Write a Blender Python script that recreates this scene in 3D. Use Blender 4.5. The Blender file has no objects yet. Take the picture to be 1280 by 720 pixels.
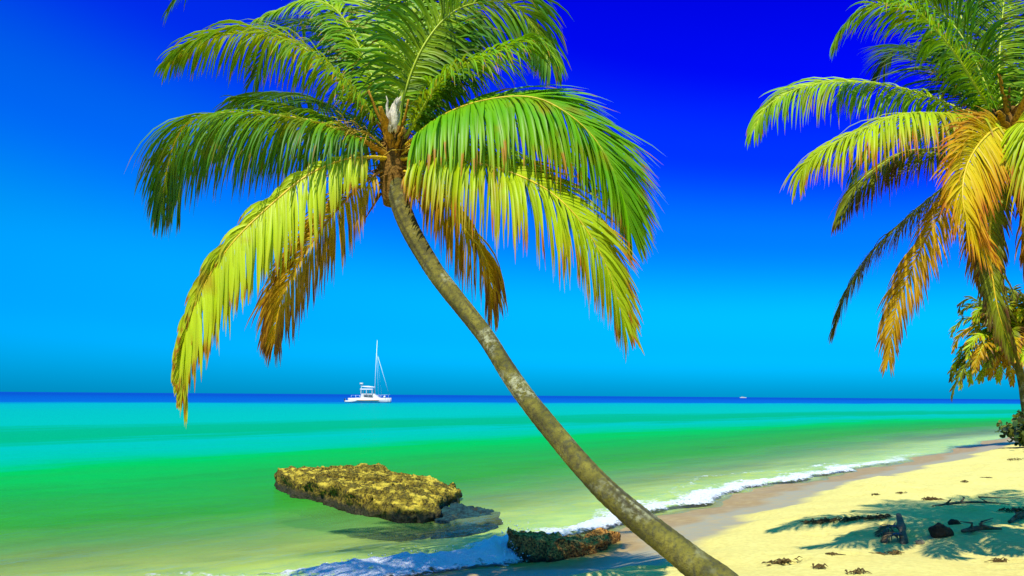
import bpy, math, random
import numpy as np
from mathutils import Vector, Matrix, noise

R = math.radians
SC = bpy.context.scene
COL = SC.collection
rng = np.random.default_rng(11)
random.seed(5)

# ------------------------------------------------------------------ camera, sky, sun, exposure
F = 995.6 / 1280.0                      # focal length in picture widths
CAM = np.array([0.0, 0.0, 2.3])
PITCH, ROLL = R(7.68), 0.0075
fwd = np.array([0, math.cos(PITCH), math.sin(PITCH)])
rt0 = np.array([1.0, 0, 0]); up0 = np.cross(rt0, fwd)
rt = rt0 * math.cos(ROLL) + up0 * math.sin(ROLL)
up = np.cross(rt, fwd)
cd = bpy.data.cameras.new('camera'); cam = bpy.data.objects.new('camera', cd); COL.objects.link(cam)
cd.sensor_width = 36; cd.lens = 36 * F; cd.clip_start = 0.05; cd.clip_end = 60000
cam.matrix_world = Matrix(((rt[0], up[0], -fwd[0], CAM[0]), (rt[1], up[1], -fwd[1], CAM[1]), (rt[2], up[2], -fwd[2], CAM[2]), (0, 0, 0, 1)))
SC.camera = cam

def ray(px, py):
    return fwd + rt * ((px - 640) / 1280 / F) + up * ((360 - py) / 1280 / F)
def at(px, py, Y):                      # the point at forward distance Y that is seen near (px, py)
    d = ray(px, py); return CAM + d * ((Y - CAM[1]) / d[1])

SUN_TO = np.array([-0.20, -0.61, 1.0]); SUN_TO /= np.linalg.norm(SUN_TO)
w = bpy.data.worlds.new('World'); SC.world = w; w.use_nodes = True
nt = w.node_tree; nt.nodes.clear()
sky = nt.nodes.new('ShaderNodeTexSky'); sky.sky_type = 'NISHITA'; sky.sun_disc = False
sky.sun_elevation = math.asin(SUN_TO[2]); sky.sun_rotation = math.atan2(SUN_TO[0], SUN_TO[1]) % (2 * math.pi)
sky.ozone_density = 6.0; sky.dust_density = 0.3; sky.air_density = 1.0
geo = nt.nodes.new('ShaderNodeTexCoord'); sep = nt.nodes.new('ShaderNodeSeparateXYZ')
nt.links.new(geo.outputs['Generated'], sep.inputs[0])
# deep tropical blue: the visible sky darkens upwards and towards the north-east
hx = nt.nodes.new('ShaderNodeMath'); hx.operation = 'MULTIPLY'; hx.inputs[1].default_value = 0.58
nt.links.new(sep.outputs['X'], hx.inputs[0])
hxc = nt.nodes.new('ShaderNodeMath'); hxc.operation = 'MULTIPLY'
nt.links.new(hx.outputs[0], hxc.inputs[0]); nt.links.new(sep.outputs['Z'], hxc.inputs[1])
hz = nt.nodes.new('ShaderNodeMath'); hz.operation = 'ADD'
nt.links.new(sep.outputs['Z'], hz.inputs[0]); nt.links.new(hxc.outputs[0], hz.inputs[1])
rp = nt.nodes.new('ShaderNodeValToRGB'); rp.color_ramp.interpolation = 'EASE'
nt.links.new(hz.outputs[0], rp.inputs[0])
SKY_STOPS = [(0.0, (0.0, 0.27, 0.66)), (0.055, (0.0, 0.40, 0.84)), (0.12, (0.0, 0.50, 0.90)), (0.22, (0.0, 0.29, 1.08)), (0.33, (0.0, 0.07, 1.22)), (0.44, (0.0, 0.008, 1.25)), (0.55, (0.0, 0.004, 1.2)), (0.72, (0.04, 1.6, 1.5)), (1.0, (0.12, 2.0, 1.55))]  # last two stops: unseen zenith brightened teal to lift the shaded areas
def set_ramp(cr, stops):
    while len(cr.elements) > 1: cr.elements.remove(cr.elements[-1])
    for i, (p, c) in enumerate(stops):
        e = cr.elements[0] if i == 0 else cr.elements.new(p)
        e.position = p; e.color = (*c, 1) if len(c) == 3 else c
set_ramp(rp.color_ramp, SKY_STOPS)
mx = nt.nodes.new('ShaderNodeMix'); mx.data_type = 'RGBA'; mx.blend_type = 'MULTIPLY'; mx.inputs[0].default_value = 1
nt.links.new(sky.outputs[0], mx.inputs[6]); nt.links.new(rp.outputs[0], mx.inputs[7])
bg = nt.nodes.new('ShaderNodeBackground'); bg.inputs[1].default_value = 0.15
nt.links.new(mx.outputs[2], bg.inputs[0])
wo = nt.nodes.new('ShaderNodeOutputWorld'); nt.links.new(bg.outputs[0], wo.inputs[0])

sl = bpy.data.lights.new('sun', 'SUN'); sl.energy = 5.0; sl.angle = R(0.53); sl.color = (1.0, 0.95, 0.85)
so = bpy.data.objects.new('sun', sl); COL.objects.link(so)
so.rotation_euler = Vector(SUN_TO).to_track_quat('Z', 'Y').to_euler()
SC.view_settings.view_transform = 'Standard'; SC.view_settings.look = 'None'
SC.view_settings.gamma = 1; SC.view_settings.exposure = 0.35; SC.view_settings.use_curve_mapping = False
SC.render.engine = 'CYCLES'
SC.cycles.max_bounces = 8; SC.cycles.transparent_max_bounces = 12

# ------------------------------------------------------------------ helpers
def link_mesh(name, V, Fc, mat, root=None, parent=None, smooth=True, attrs=None, autosm=None):
    V = np.asarray(V, dtype=float)
    org = np.array(root.location) if root is not None else np.zeros(3)
    me = bpy.data.meshes.new(name)
    if isinstance(Fc, np.ndarray):
        n, k = Fc.shape
        me.vertices.add(len(V)); me.vertices.foreach_set('co', (V - org).ravel())
        me.loops.add(n * k); me.loops.foreach_set('vertex_index', Fc.astype(np.int32).ravel())
        me.polygons.add(n); me.polygons.foreach_set('loop_start', np.arange(0, n * k, k, dtype=np.int32))
        me.polygons.foreach_set('loop_total', np.full(n, k, dtype=np.int32))
        me.update(calc_edges=True)
    else:
        me.from_pydata([tuple(v) for v in (V - org)], [], Fc); me.update()
    me.polygons.foreach_set('use_smooth', np.full(len(me.polygons), smooth))
    if attrs:
        for an, av in attrs.items():
            av = np.asarray(av, dtype=np.float32)
            if av.ndim == 1:
                a = me.attributes.new(an, 'FLOAT', 'POINT'); a.data.foreach_set('value', av)
            else:
                if av.shape[1] == 3: av = np.hstack([av, np.ones((len(av), 1), np.float32)])
                a = me.attributes.new(an, 'FLOAT_COLOR', 'POINT'); a.data.foreach_set('color', av.ravel())
    me.materials.append(mat); me.validate()
    o = bpy.data.objects.new(name, me); COL.objects.link(o)
    if parent is not None: o.parent = parent
    elif root is not None: o.parent = root
    return o

def tag(o, label=None, cat=None, group=None, kind=None):
    if label: o['label'] = label
    if cat: o['category'] = cat
    if group: o['group'] = group
    if kind: o['kind'] = kind
    return o

def empty(name, loc):
    o = bpy.data.objects.new(name, None); COL.objects.link(o); o.location = tuple(loc); o.empty_display_size = .2
    return o

class MB:                                # collects shapes into one mesh
    def __init__(s): s.v = []; s.f = []; s.n = 0
    def add(s, V, Fc):
        s.v.append(np.asarray(V, float)); s.f += [tuple(int(i) + s.n for i in f) for f in Fc]; s.n += len(V)
    def tube(s, P, rad, k=8, cap=True, squash=1.0):
        P = np.asarray(P, float); rad = np.broadcast_to(rad, (len(P),))
        T = np.gradient(P, axis=0); T /= np.linalg.norm(T, axis=1)[:, None] + 1e-9
        a = np.array([0, 0, 1.0]) if abs(T[0][2]) < .9 else np.array([1.0, 0, 0])
        U = np.cross(T[0], a); U /= np.linalg.norm(U)
        V = []
        for i in range(len(P)):
            U = U - T[i] * U.dot(T[i]); U /= np.linalg.norm(U); W = np.cross(T[i], U)
            for j in range(k):
                t = 2 * math.pi * j / k
                V.append(P[i] + rad[i] * (U * math.cos(t) + W * math.sin(t) * squash))
        Fc = [(i * k + j, i * k + (j + 1) % k, (i + 1) * k + (j + 1) % k, (i + 1) * k + j) for i in range(len(P) - 1) for j in range(k)]
        if cap: Fc += [tuple(range(k))[::-1], tuple((len(P) - 1) * k + j for j in range(k))]
        s.add(V, Fc)
    def box(s, c, d, rz=0):
        c = np.array(c, float); d = np.array(d, float) / 2
        co, si = math.cos(rz), math.sin(rz); V = []
        for x in (-1, 1):
            for y in (-1, 1):
                for z in (-1, 1):
                    p = np.array([x, y, z]) * d
                    V.append(c + np.array([p[0] * co - p[1] * si, p[0] * si + p[1] * co, p[2]]))
        s.add(V, [(0, 1, 3, 2), (4, 6, 7, 5), (0, 4, 5, 1), (2, 3, 7, 6), (0, 2, 6, 4), (1, 5, 7, 3)])
    def build(s, name, mat, root=None, parent=None, smooth=True):
        return link_mesh(name, np.vstack(s.v), s.f, mat, root, parent, smooth)

def crom(P, n):                          # Catmull-Rom through the points, even by arc length
    P = np.asarray(P, float); Q = np.vstack([2 * P[0] - P[1], P, 2 * P[-1] - P[-2]]); out = []
    for i in range(len(P) - 1):
        a, b, c, d = Q[i:i + 4]
        for t in np.linspace(0, 1, 24, endpoint=False):
            out.append(.5 * (2 * b + (c - a) * t + (2 * a - 5 * b + 4 * c - d) * t * t + (3 * b - a - 3 * c + d) * t ** 3))
    out.append(P[-1]); out = np.array(out)
    L = np.r_[0, np.cumsum(np.linalg.norm(np.diff(out, axis=0), axis=1))]
    tt = np.linspace(0, L[-1], n)
    return np.stack([np.interp(tt, L, out[:, k]) for k in range(out.shape[1])], 1)

# ---- material helper
class NT:
    def __init__(s, name):
        s.m = bpy.data.materials.new(name); s.m.use_nodes = True; s.t = s.m.node_tree; s.t.nodes.clear()
        s.out = s.t.nodes.new('ShaderNodeOutputMaterial')
    def n(s, typ, **kw):
        nd = s.t.nodes.new('ShaderNode' + typ)
        for k, v in kw.items():
            if k.startswith('_'): setattr(nd, k[1:], v)
        for k, v in kw.items():
            if not k.startswith('_'):
                key = int(k[1:]) if k[0] == 'i' and k[1:].isdigit() else k.replace('9', ' ')
                if isinstance(v, bpy.types.NodeSocket): s.t.links.new(v, nd.inputs[key])
                else: nd.inputs[key].default_value = v
        return nd
    def math(s, op, a, b=0.0, clamp=False):
        return s.n('Math', _operation=op, _use_clamp=clamp, i0=a, i1=b).outputs[0]
    def noise(s, scale, detail=4, rough=.55, vec=None, dist=0):
        kw = dict(Scale=scale, Detail=detail, Roughness=rough, Distortion=dist)
        if vec is not None: kw['Vector'] = vec
        return s.n('TexNoise', **kw).outputs[0]
    def ramp(s, fac, stops, interp='LINEAR'):
        r = s.n('ValToRGB', Fac=fac); r.color_ramp.interpolation = interp; set_ramp(r.color_ramp, stops); return r.outputs[0]
    def mix(s, fac, a, b, blend='MIX'):
        nd = s.n('Mix', _data_type='RGBA', _blend_type=blend)
        for i, v in ((0, fac), (6, a), (7, b)):
            if isinstance(v, bpy.types.NodeSocket): s.t.links.new(v, nd.inputs[i])
            else: nd.inputs[i].default_value = v if i == 0 else (*v, 1)
        return nd.outputs[2]
    def attr(s, name, out='Fac'): return s.n('Attribute', _attribute_name=name).outputs[out]
    def obj(s, sx=1, sy=1, sz=1):
        tc = s.n('TexCoord').outputs['Object']
        return s.n('Mapping', Vector=tc, Scale=(sx, sy, sz)).outputs[0]
    def bump(s, h, strength, dist, normal=None):
        kw = dict(Height=h, Strength=strength, Distance=dist)
        if normal is not None: kw['Normal'] = normal
        return s.n('Bump', **kw).outputs[0]
    def finish(s, sh): s.t.links.new(sh, s.out.inputs[0]); return s.m

def simple(name, col, rough=.6, spec=.4, var=.25, scale=12, bump=.3):
    t = NT(name); nz = t.noise(scale, 5, .6, t.obj())
    c = t.mix(t.ramp(nz, [(.3, (0, 0, 0)), (.7, (1, 1, 1))]), tuple(x * (1 - var) for x in col), tuple(min(1, x * (1 + var)) for x in col))
    b = t.n('BsdfPrincipled', Base9Color=c, Roughness=rough, Specular9IOR9Level=spec, Normal=t.bump(nz, bump, .01))
    return t.finish(b.outputs[0])

# ------------------------------------------------------------------ shore frame
O = np.array([0.0, 11.5]); ANG = R(50)
AX = np.array([math.cos(ANG), math.sin(ANG)]); NX = np.array([math.sin(ANG), -math.cos(ANG)])
SA = [-20000, -400, -60, -20, -10, -3, -1.1, 0, 2.2, 5.2, 8.8, 14.1, 20.9, 31.2, 45, 80, 200, 1000, 20000]
SP = [-3000, -90, -15, -6, -3.3, -.9, -.3, -0.05, -.15, -.61, -1.0, -1.0, -.75, -.9, -1.2, 2, 30, 300, 5000]
def shore(a):
    w_ = np.interp(a, SA, SP)
    near = np.exp(-(np.asarray(a, float) / 60) ** 2)
    return w_ + near * (.10 * np.sin(a * 1.9 + .5) + .07 * np.sin(a * 4.3 + 2) + .16 * np.sin(a * .83 + 1.3))
def to_as(x, y):
    dx = x - O[0]; dy = y - O[1]
    a = dx * AX[0] + dy * AX[1]; p = dx * NX[0] + dy * NX[1]
    return a, p - shore(a)
def from_as(a, s):
    p = s + shore(a)
    return O[0] + a * AX[0] + p * NX[0], O[1] + a * AX[1] + p * NX[1]
def bumpy(x, y):                          # low dune and footprint relief of the dry sand
    z = 0.05 * np.sin(x * .9 + 1.3 * np.sin(y * .5)) * np.cos(y * .7 + .6) + .02 * np.sin(x * 2.3 + y * 1.1 + 2) + .012 * np.sin(x * 4.9 - y * 3.7)
    return z
ZS = [-20000, -500, -120, -40, -12, -4, 0, 2.1, 2.6, 8, 40, 20000]
ZZ = [-6, -6, -5, -3.2, -1.1, -.34, 0, .24, .36, .80, 1.15, 1.6]
def ground_z(x, y):
    a, s = to_as(x, y)
    z = np.interp(s, ZS, ZZ)
    dry = np.clip((s - 2.1) / 1.5, 0, 1)
    return z + bumpy(x, y) * dry * np.exp(-(s / 120.) ** 2) + .02 * np.sin(a * .8) * np.exp(-(s / 4.) ** 2) * (s < 2.2)
def hit(px, py):                          # where the sight line meets the beach
    d = ray(px, py); t = 1.0
    for _ in range(4000):
        p = CAM + d * t
        if p[2] <= max(float(ground_z(p[0], p[1])), 0 if False else -50): return p
        t *= 1.002
    return p
def sea(px, py, z=0.0):
    d = ray(px, py); return CAM + d * ((z - CAM[2]) / d[2])

def spread(lo, hi, step, limit, grow=1.06):
    core = list(np.arange(lo, hi + 1e-6, step)); h = step; up_ = []; v = hi
    while v < limit: h *= grow; v += h; up_.append(v)
    h = step; dn = []; v = lo
    while v > -limit: h *= grow; v -= h; dn.append(v)
    return np.array(dn[::-1] + core + up_)
def grid_faces(na, ns):
    i, j = np.meshgrid(np.arange(na - 1), np.arange(ns - 1), indexing='ij')
    q = (i * ns + j).ravel()
    return np.stack([q, q + ns, q + ns + 1, q + 1], 1)

# ---- beach
aa = spread(-11, 14, .10, 20000, 1.045); ss = spread(-3.5, 12, .09, 20000, 1.06)
A, S = np.meshgrid(aa, ss, indexing='ij'); X, Y = from_as(A, S); Z = ground_z(X, Y)
rg = np.random.default_rng(3)
foot = np.zeros_like(Z)                   # footprints and kicked-up hollows
for k in range(420):
    px = rg.uniform(1.0, 16); py = rg.uniform(5.5, 26); fa = rg.uniform(0, 3.14)
    a_, s_ = to_as(px, py)
    if s_ < 2.7: continue
    m = (np.abs(X - px) < .6) & (np.abs(Y - py) < .6)
    dx = X[m] - px; dy = Y[m] - py; u = dx * math.cos(fa) + dy * math.sin(fa); v = -dx * math.sin(fa) + dy * math.cos(fa)
    q = (u / .15) ** 2 + (v / .08) ** 2
    foot[m] += -.065 * np.exp(-q) + .028 * np.exp(-(np.sqrt(q) - 1.6) ** 2 * 3)
Z = Z + foot
t = NT('sand')
ps = t.attr('inland'); pos = t.obj()
warp = t.noise(.9, 3, .5, pos)
edge = t.math('ADD', ps, t.math('MULTIPLY', t.math('SUBTRACT', warp, .5), .9))
wet = t.ramp(t.math('DIVIDE', edge, 8.0), [(.0, (1, 1, 1)), (.245, (1, 1, 1)), (.285, (0, 0, 0))])
grain = t.noise(260, 2, .6, pos); mid = t.noise(14, 5, .6, pos); big = t.noise(1.6, 4, .5, pos)
dry_c = t.mix(t.ramp(mid, [(.35, (0, 0, 0)), (.7, (1, 1, 1))]), (.58, .49, .135), (.72, .63, .185))
dry_c = t.mix(t.math('MULTIPLY', t.ramp(grain, [(.62, (0, 0, 0)), (.72, (1, 1, 1))]), .35), dry_c, (.30, .25, .09))
dry_c = t.mix(t.ramp(big, [(.35, (.35, .35, .35)), (.6, (0, 0, 0))]), dry_c, (.60, .46, .11))
wet_c = t.mix(t.ramp(t.math('DIVIDE', edge, 8.0), [(.0, (1, 1, 1)), (.13, (1, 1, 1)), (.17, (0, 0, 0))]), (.33, .29, .15), (.33, .215, .055))
wet_c = t.mix(t.ramp(t.noise(5, 5, .6, t.obj(1, 1, 1)), [(.45, (0, 0, 0)), (.75, (1, 1, 1))]), wet_c, (.42, .30, .10))
bed_c = t.mix(t.ramp(t.noise(1.3, 4, .55, pos), [(.4, (0, 0, 0)), (.62, (1, 1, 1))]), (.74, .60, .12), (.56, .52, .12))
under = t.ramp(t.math('ADD', t.math('DIVIDE', ps, 4.0), .5), [(.40, (1, 1, 1)), (.52, (0, 0, 0))])
col = t.mix(wet, dry_c, wet_c); col = t.mix(under, col, bed_c)
rgh = t.math('SUBTRACT', .95, t.math('MULTIPLY', wet, .45))
hh = t.math('ADD', t.math('MULTIPLY', mid, .6), t.math('MULTIPLY', grain, .12))
bs = t.math('SUBTRACT', 1.0, t.math('MULTIPLY', wet, .8))
b = t.n('Bump', Height=hh, Strength=bs, Distance=.03).outputs[0]
M_sand = t.finish(t.n('BsdfPrincipled', Base9Color=col, Roughness=rgh, Specular9IOR9Level=.16, Normal=b).outputs[0])
o = link_mesh('beach_ground', np.stack([X.ravel(), Y.ravel(), Z.ravel()], 1), grid_faces(len(aa), len(ss)), M_sand, attrs={'inland': S.ravel()})
tag(o, 'pale yellow sand beach sloping down to the water', kind='structure')

# ---- sea
aa = spread(-11, 14, .09, 20000, 1.045)
sc_ = list(np.arange(.9, -6, -.07)); h = .07; v = sc_[-1]
while v > -20000: h *= 1.05; v -= h; sc_.append(v)
ss = np.array(sc_)
A, S = np.meshgrid(aa, ss, indexing='ij'); X, Y = from_as(A, S)
FRONT = [sea(*q)[:2] for q in [(346, 606), (349, 613), (374, 623), (405, 632), (440, 642), (480, 651), (515, 656), (547, 652)]]
leftw = 1 / (1 + np.exp((A - 1.4) * 1.8)) / (1 + np.exp(-(A + 2.9) * 2.6))
wig = .22 * np.sin(A * 1.3 + .4) + .1 * np.sin(A * 3.1)
Zw = .13 * leftw * np.exp(-((S + .55 + wig) / .26) ** 2)                     # small wave breaking left of the palm
Zw += .045 * (1 - leftw) * np.exp(-((S + .2 + wig * .5) / .2) ** 2) * np.exp(-(A / 50) ** 2)
Zw += .05 * np.exp(-((S + 2.2 + .3 * np.sin(A * .6)) / .45) ** 2) * np.exp(-(A / 40) ** 2)
near = np.exp(-(S / 60) ** 2 - (A / 90) ** 2)
Zw += near * (.010 * np.sin(S * 2.6 + .5 * np.sin(A * .5)) + .006 * np.sin(S * 5.3 + A * .9) + .004 * np.sin(A * 3.2 - S * 2.1))
rn = np.vectorize(lambda x, y: noise.noise((x, y, 3.3)))
msk = (np.abs(S) < 8) & (np.abs(A) < 20)
nz = np.zeros_like(S); nz[msk] = rn(X[msk] * 2.2, Y[msk] * 2.2)
nz2 = np.zeros_like(S); nz2[msk] = rn(X[msk] * 6, Y[msk] * 6)
Zw += Zw * (.25 * nz + .2 * nz2)
far_sh = 1 / (1 + np.exp(-(A - 1.8) * 2))
foam = leftw * np.exp(-((S + .35 + wig) / .50) ** 2) * 1.1
foam += far_sh * np.exp(-((S + .38 + wig * .5) / (.36 + .010 * np.maximum(A, 0))) ** 2) * np.exp(-(np.maximum(A - 8, 0) / 26) ** 2) * 1.05
foam += .55 * np.exp(-((S + .95 + wig + .25 * nz) / .28) ** 2) * np.exp(-(A / 30) ** 2)
foam += .60 * far_sh * np.exp(-((S + 1.7 + .4 * np.sin(A * .6)) / .2) ** 2) * np.exp(-((A - 14) / 16) ** 2)
splash = sea(655, 688)                     # spray against the left end of the near rock
foam += .9 * np.exp(-(((X - splash[0]) / .45) ** 2 + ((Y - splash[1]) / .7) ** 2))
Zw += .10 * np.exp(-(((X - splash[0]) / .3) ** 2 + ((Y - splash[1]) / .4) ** 2)) * (1 + nz2)
nz3 = np.zeros_like(S); nz3[msk] = rn(X[msk] * 13, Y[msk] * 13)
Zw += np.clip(foam, 0, 1) * (.03 + .07 * np.abs(nz2) + .05 * np.abs(nz3)) * (S < .3)
lap = np.full_like(S, 9.0)
for a_, b_ in zip(FRONT[:-1], FRONT[1:]):
    ab = b_ - a_; tq = np.clip(((X - a_[0]) * ab[0] + (Y - a_[1]) * ab[1]) / ab.dot(ab), 0, 1)
    lap = np.minimum(lap, np.hypot(X - a_[0] - ab[0] * tq, Y - a_[1] - ab[1] * tq))
foam += .62 * np.exp(-((lap - .06) / .10) ** 2) * (.55 + .9 * nz)
deep = np.log10(np.maximum(-S, .1)) + 1     # 0 at 0.1 m, 1 at 1 m, 2 at 10 m, 3 at 100 m, 4 at 1 km
t = NT('sea_water')
dp = t.attr('offshore'); dist = t.math('DIVIDE', dp, 5.0)
pos = t.obj(); tcw = t.n('TexCoord').outputs['Object']
rot = t.n('VectorRotate', _rotation_type='Z_AXIS', Vector=tcw, Angle=-ANG).outputs[0]
streak = t.noise(1.0, 3, .5, t.n('Mapping', Vector=rot, Scale=(.02, .09, 1)).outputs[0])
streak2 = t.noise(1.0, 4, .6, t.n('Mapping', Vector=rot, Scale=(.12, .5, 1)).outputs[0])
f = t.math('ADD', dist, t.math('MULTIPLY', t.math('SUBTRACT', streak, .5), .05))
f = t.math('ADD', f, t.math('MULTIPLY', t.math('SUBTRACT', streak2, .5), .035))
WATER = [(.0, (.46, .42, .08)), (.28, (.34, .40, .09)), (.335, (.12, .33, .06)), (.375, (.035, .27, .02)), (.42, (.008, .27, .035)), (.452, (.0, .34, .05)), (.468, (.0, .33, .17)), (.492, (.0, .32, .24)), (.505, (.0, .28, .11)), (.53, (.0, .28, .13)), (.55, (.0, .32, .24)), (.60, (.0, .30, .25)), (.64, (.0, .27, .29)), (.66, (.0, .085, .33)), (.80, (.0, .045, .28)), (1.0, (.0, .05, .28))]
body = t.ramp(f, WATER)
alpha = t.ramp(t.math('ADD', dist, t.math('MULTIPLY', t.math('SUBTRACT', streak2, .5), .12)), [(.0, (.03,) * 3), (.24, (.10,) * 3), (.30, (.32,) * 3), (.36, (.74,) * 3), (.43, (1,) * 3)])
fm = t.attr('foam')
n1 = t.noise(7, 6, .7, pos); n2 = t.n('TexVoronoi', Vector=pos, Scale=9.0, _feature='DISTANCE_TO_EDGE').outputs[0]
n3 = t.noise(22, 5, .7, pos)
fn = t.math('ADD', t.math('ADD', t.math('MULTIPLY', n1, 1.1), t.math('MULTIPLY', n3, .55)), t.math('MULTIPLY', n2, .45))
fn = t.math('SUBTRACT', fn, .22)
fmask = t.math('MULTIPLY', t.math('SUBTRACT', t.math('ADD', fm, 0.06), fn), 4.0, clamp=True)
fmask = t.math('MULTIPLY', fmask, t.math('GREATER_THAN', fm, .05))
ripple = t.noise(1.0, 5, .55, t.n('Mapping', Vector=rot, Scale=(1.2, 3.2, 1)).outputs[0])
nrm = t.n('Bump', Height=ripple, Strength=.5, Distance=.2).outputs[0]
wfr = t.math('MULTIPLY', t.n('Fresnel', IOR=1.33, Normal=nrm).outputs[0], .07)
wat = t.n('MixShader', i0=wfr, i1=t.n('BsdfDiffuse', Color=body, Normal=nrm).outputs[0], i2=t.n('BsdfGlossy', Color=(1, 1, 1, 1), Roughness=.2, Normal=nrm).outputs[0]).outputs[0]
gl = t.n('BsdfGlossy', Color=(1, 1, 1, 1), Roughness=.08, Normal=nrm).outputs[0]
tr = t.n('BsdfTransparent', Color=(.80, 1.0, .92, 1)).outputs[0]
fr = t.math('MULTIPLY', t.n('Fresnel', IOR=1.2, Normal=nrm).outputs[0], .35)
clear = t.n('MixShader', i0=fr, i1=tr, i2=gl).outputs[0]
wsh = t.n('MixShader', i0=alpha, i1=clear, i2=wat).outputs[0]
fb = t.bump(t.noise(26, 5, .75, pos), 1.0, .07)
foam_sh = t.n('BsdfPrincipled', Base9Color=(.93, .94, .90, 1), Roughness=.7, Normal=fb).outputs[0]
M_sea = t.finish(t.n('MixShader', i0=fmask, i1=wsh, i2=foam_sh).outputs[0])
o = link_mesh('sea_water', np.stack([X.ravel(), Y.ravel(), Zw.ravel()], 1), grid_faces(len(aa), len(ss)), M_sea, attrs={'offshore': deep.ravel(), 'foam': foam.ravel()})
tag(o, 'clear green and turquoise sea with white foam at the sand', kind='structure')

# ---- spray thrown up where the small wave hits the near rock and along its crest
M_foam = simple('sea_foam', (.93, .94, .90), .7, .3, .03, 30, .5)
rs_ = np.random.default_rng(17); mb_v = []; mb_f = []
for k in range(1150):
    if k < 900: c_ = sea(rs_.uniform(626, 664), rs_.uniform(668, 704)); zz_ = abs(rs_.normal(0, .11)) * math.exp(-abs(rs_.normal(0, .5)))
    else:
        px_ = rs_.uniform(395, 640); c_ = sea(px_, 716 - (px_ - 400) * .125 + rs_.normal(0, 4)); zz_ = .05 + abs(rs_.normal(0, .025))
    r_ = rs_.uniform(.004, .013); c_ = c_ + np.array([0, 0, zz_]); q_ = len(mb_v)
    o6 = np.array([(1, 0, 0), (-1, 0, 0), (0, 1, 0), (0, -1, 0), (0, 0, 1), (0, 0, -1)]) * rs_.uniform(.5, 1.3, (6, 1))
    mb_v += list(c_ + o6 * r_); mb_f += [(q_ + a1, q_ + b1, q_ + c1) for a1, b1, c1 in [(0, 2, 4), (2, 1, 4), (1, 3, 4), (3, 0, 4), (2, 0, 5), (1, 2, 5), (3, 1, 5), (0, 3, 5)]]
tag(link_mesh('sea_spray', mb_v, np.array(mb_f), M_foam), 'white spray over the small wave left of the low dark rock', 'spray', kind='stuff')

# ------------------------------------------------------------------ rocks
def rock_mat(name, top, side, dark, scale=1.0, waterline=.1):
    t = NT(name); p = t.obj(); geo = t.n('NewGeometry')
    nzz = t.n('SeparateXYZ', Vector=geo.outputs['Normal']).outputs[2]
    pz = t.n('SeparateXYZ', Vector=geo.outputs['Position']).outputs[2]
    n1 = t.noise(3.5 * scale, 6, .65, p); n2 = t.noise(17 * scale, 5, .7, p)
    vor = t.n('TexVoronoi', Vector=p, Scale=15.0 * scale).outputs[0]
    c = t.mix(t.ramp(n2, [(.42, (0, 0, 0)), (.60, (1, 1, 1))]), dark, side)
    topm = t.math('MULTIPLY', t.ramp(nzz, [(.55, (0, 0, 0)), (.92, (1, 1, 1))]), t.ramp(n1, [(.48, (0, 0, 0)), (.60, (1, 1, 1))]))  # upward faces paler, steep ones darker: sunlit top put into the colour
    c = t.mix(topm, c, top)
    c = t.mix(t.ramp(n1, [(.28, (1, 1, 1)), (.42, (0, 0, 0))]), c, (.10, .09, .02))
    wl = t.math('ADD', pz, t.math('MULTIPLY', t.math('SUBTRACT', n1, .5), .15))
    wetm = t.ramp(wl, [(waterline * .55, (1, 1, 1)), (waterline, (0, 0, 0))])
    c = t.mix(t.math('MULTIPLY', wetm, .92), c, (.03, .028, .012))
    hgt = t.math('ADD', t.math('MULTIPLY', n2, .6), t.math('MULTIPLY', vor, .5))
    return t.finish(t.n('BsdfPrincipled', Base9Color=c, Roughness=t.math('SUBTRACT', .9, t.math('MULTIPLY', wetm, .25)), Specular9IOR9Level=.15, Normal=t.bump(hgt, 1.0, .06)).outputs[0])

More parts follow.
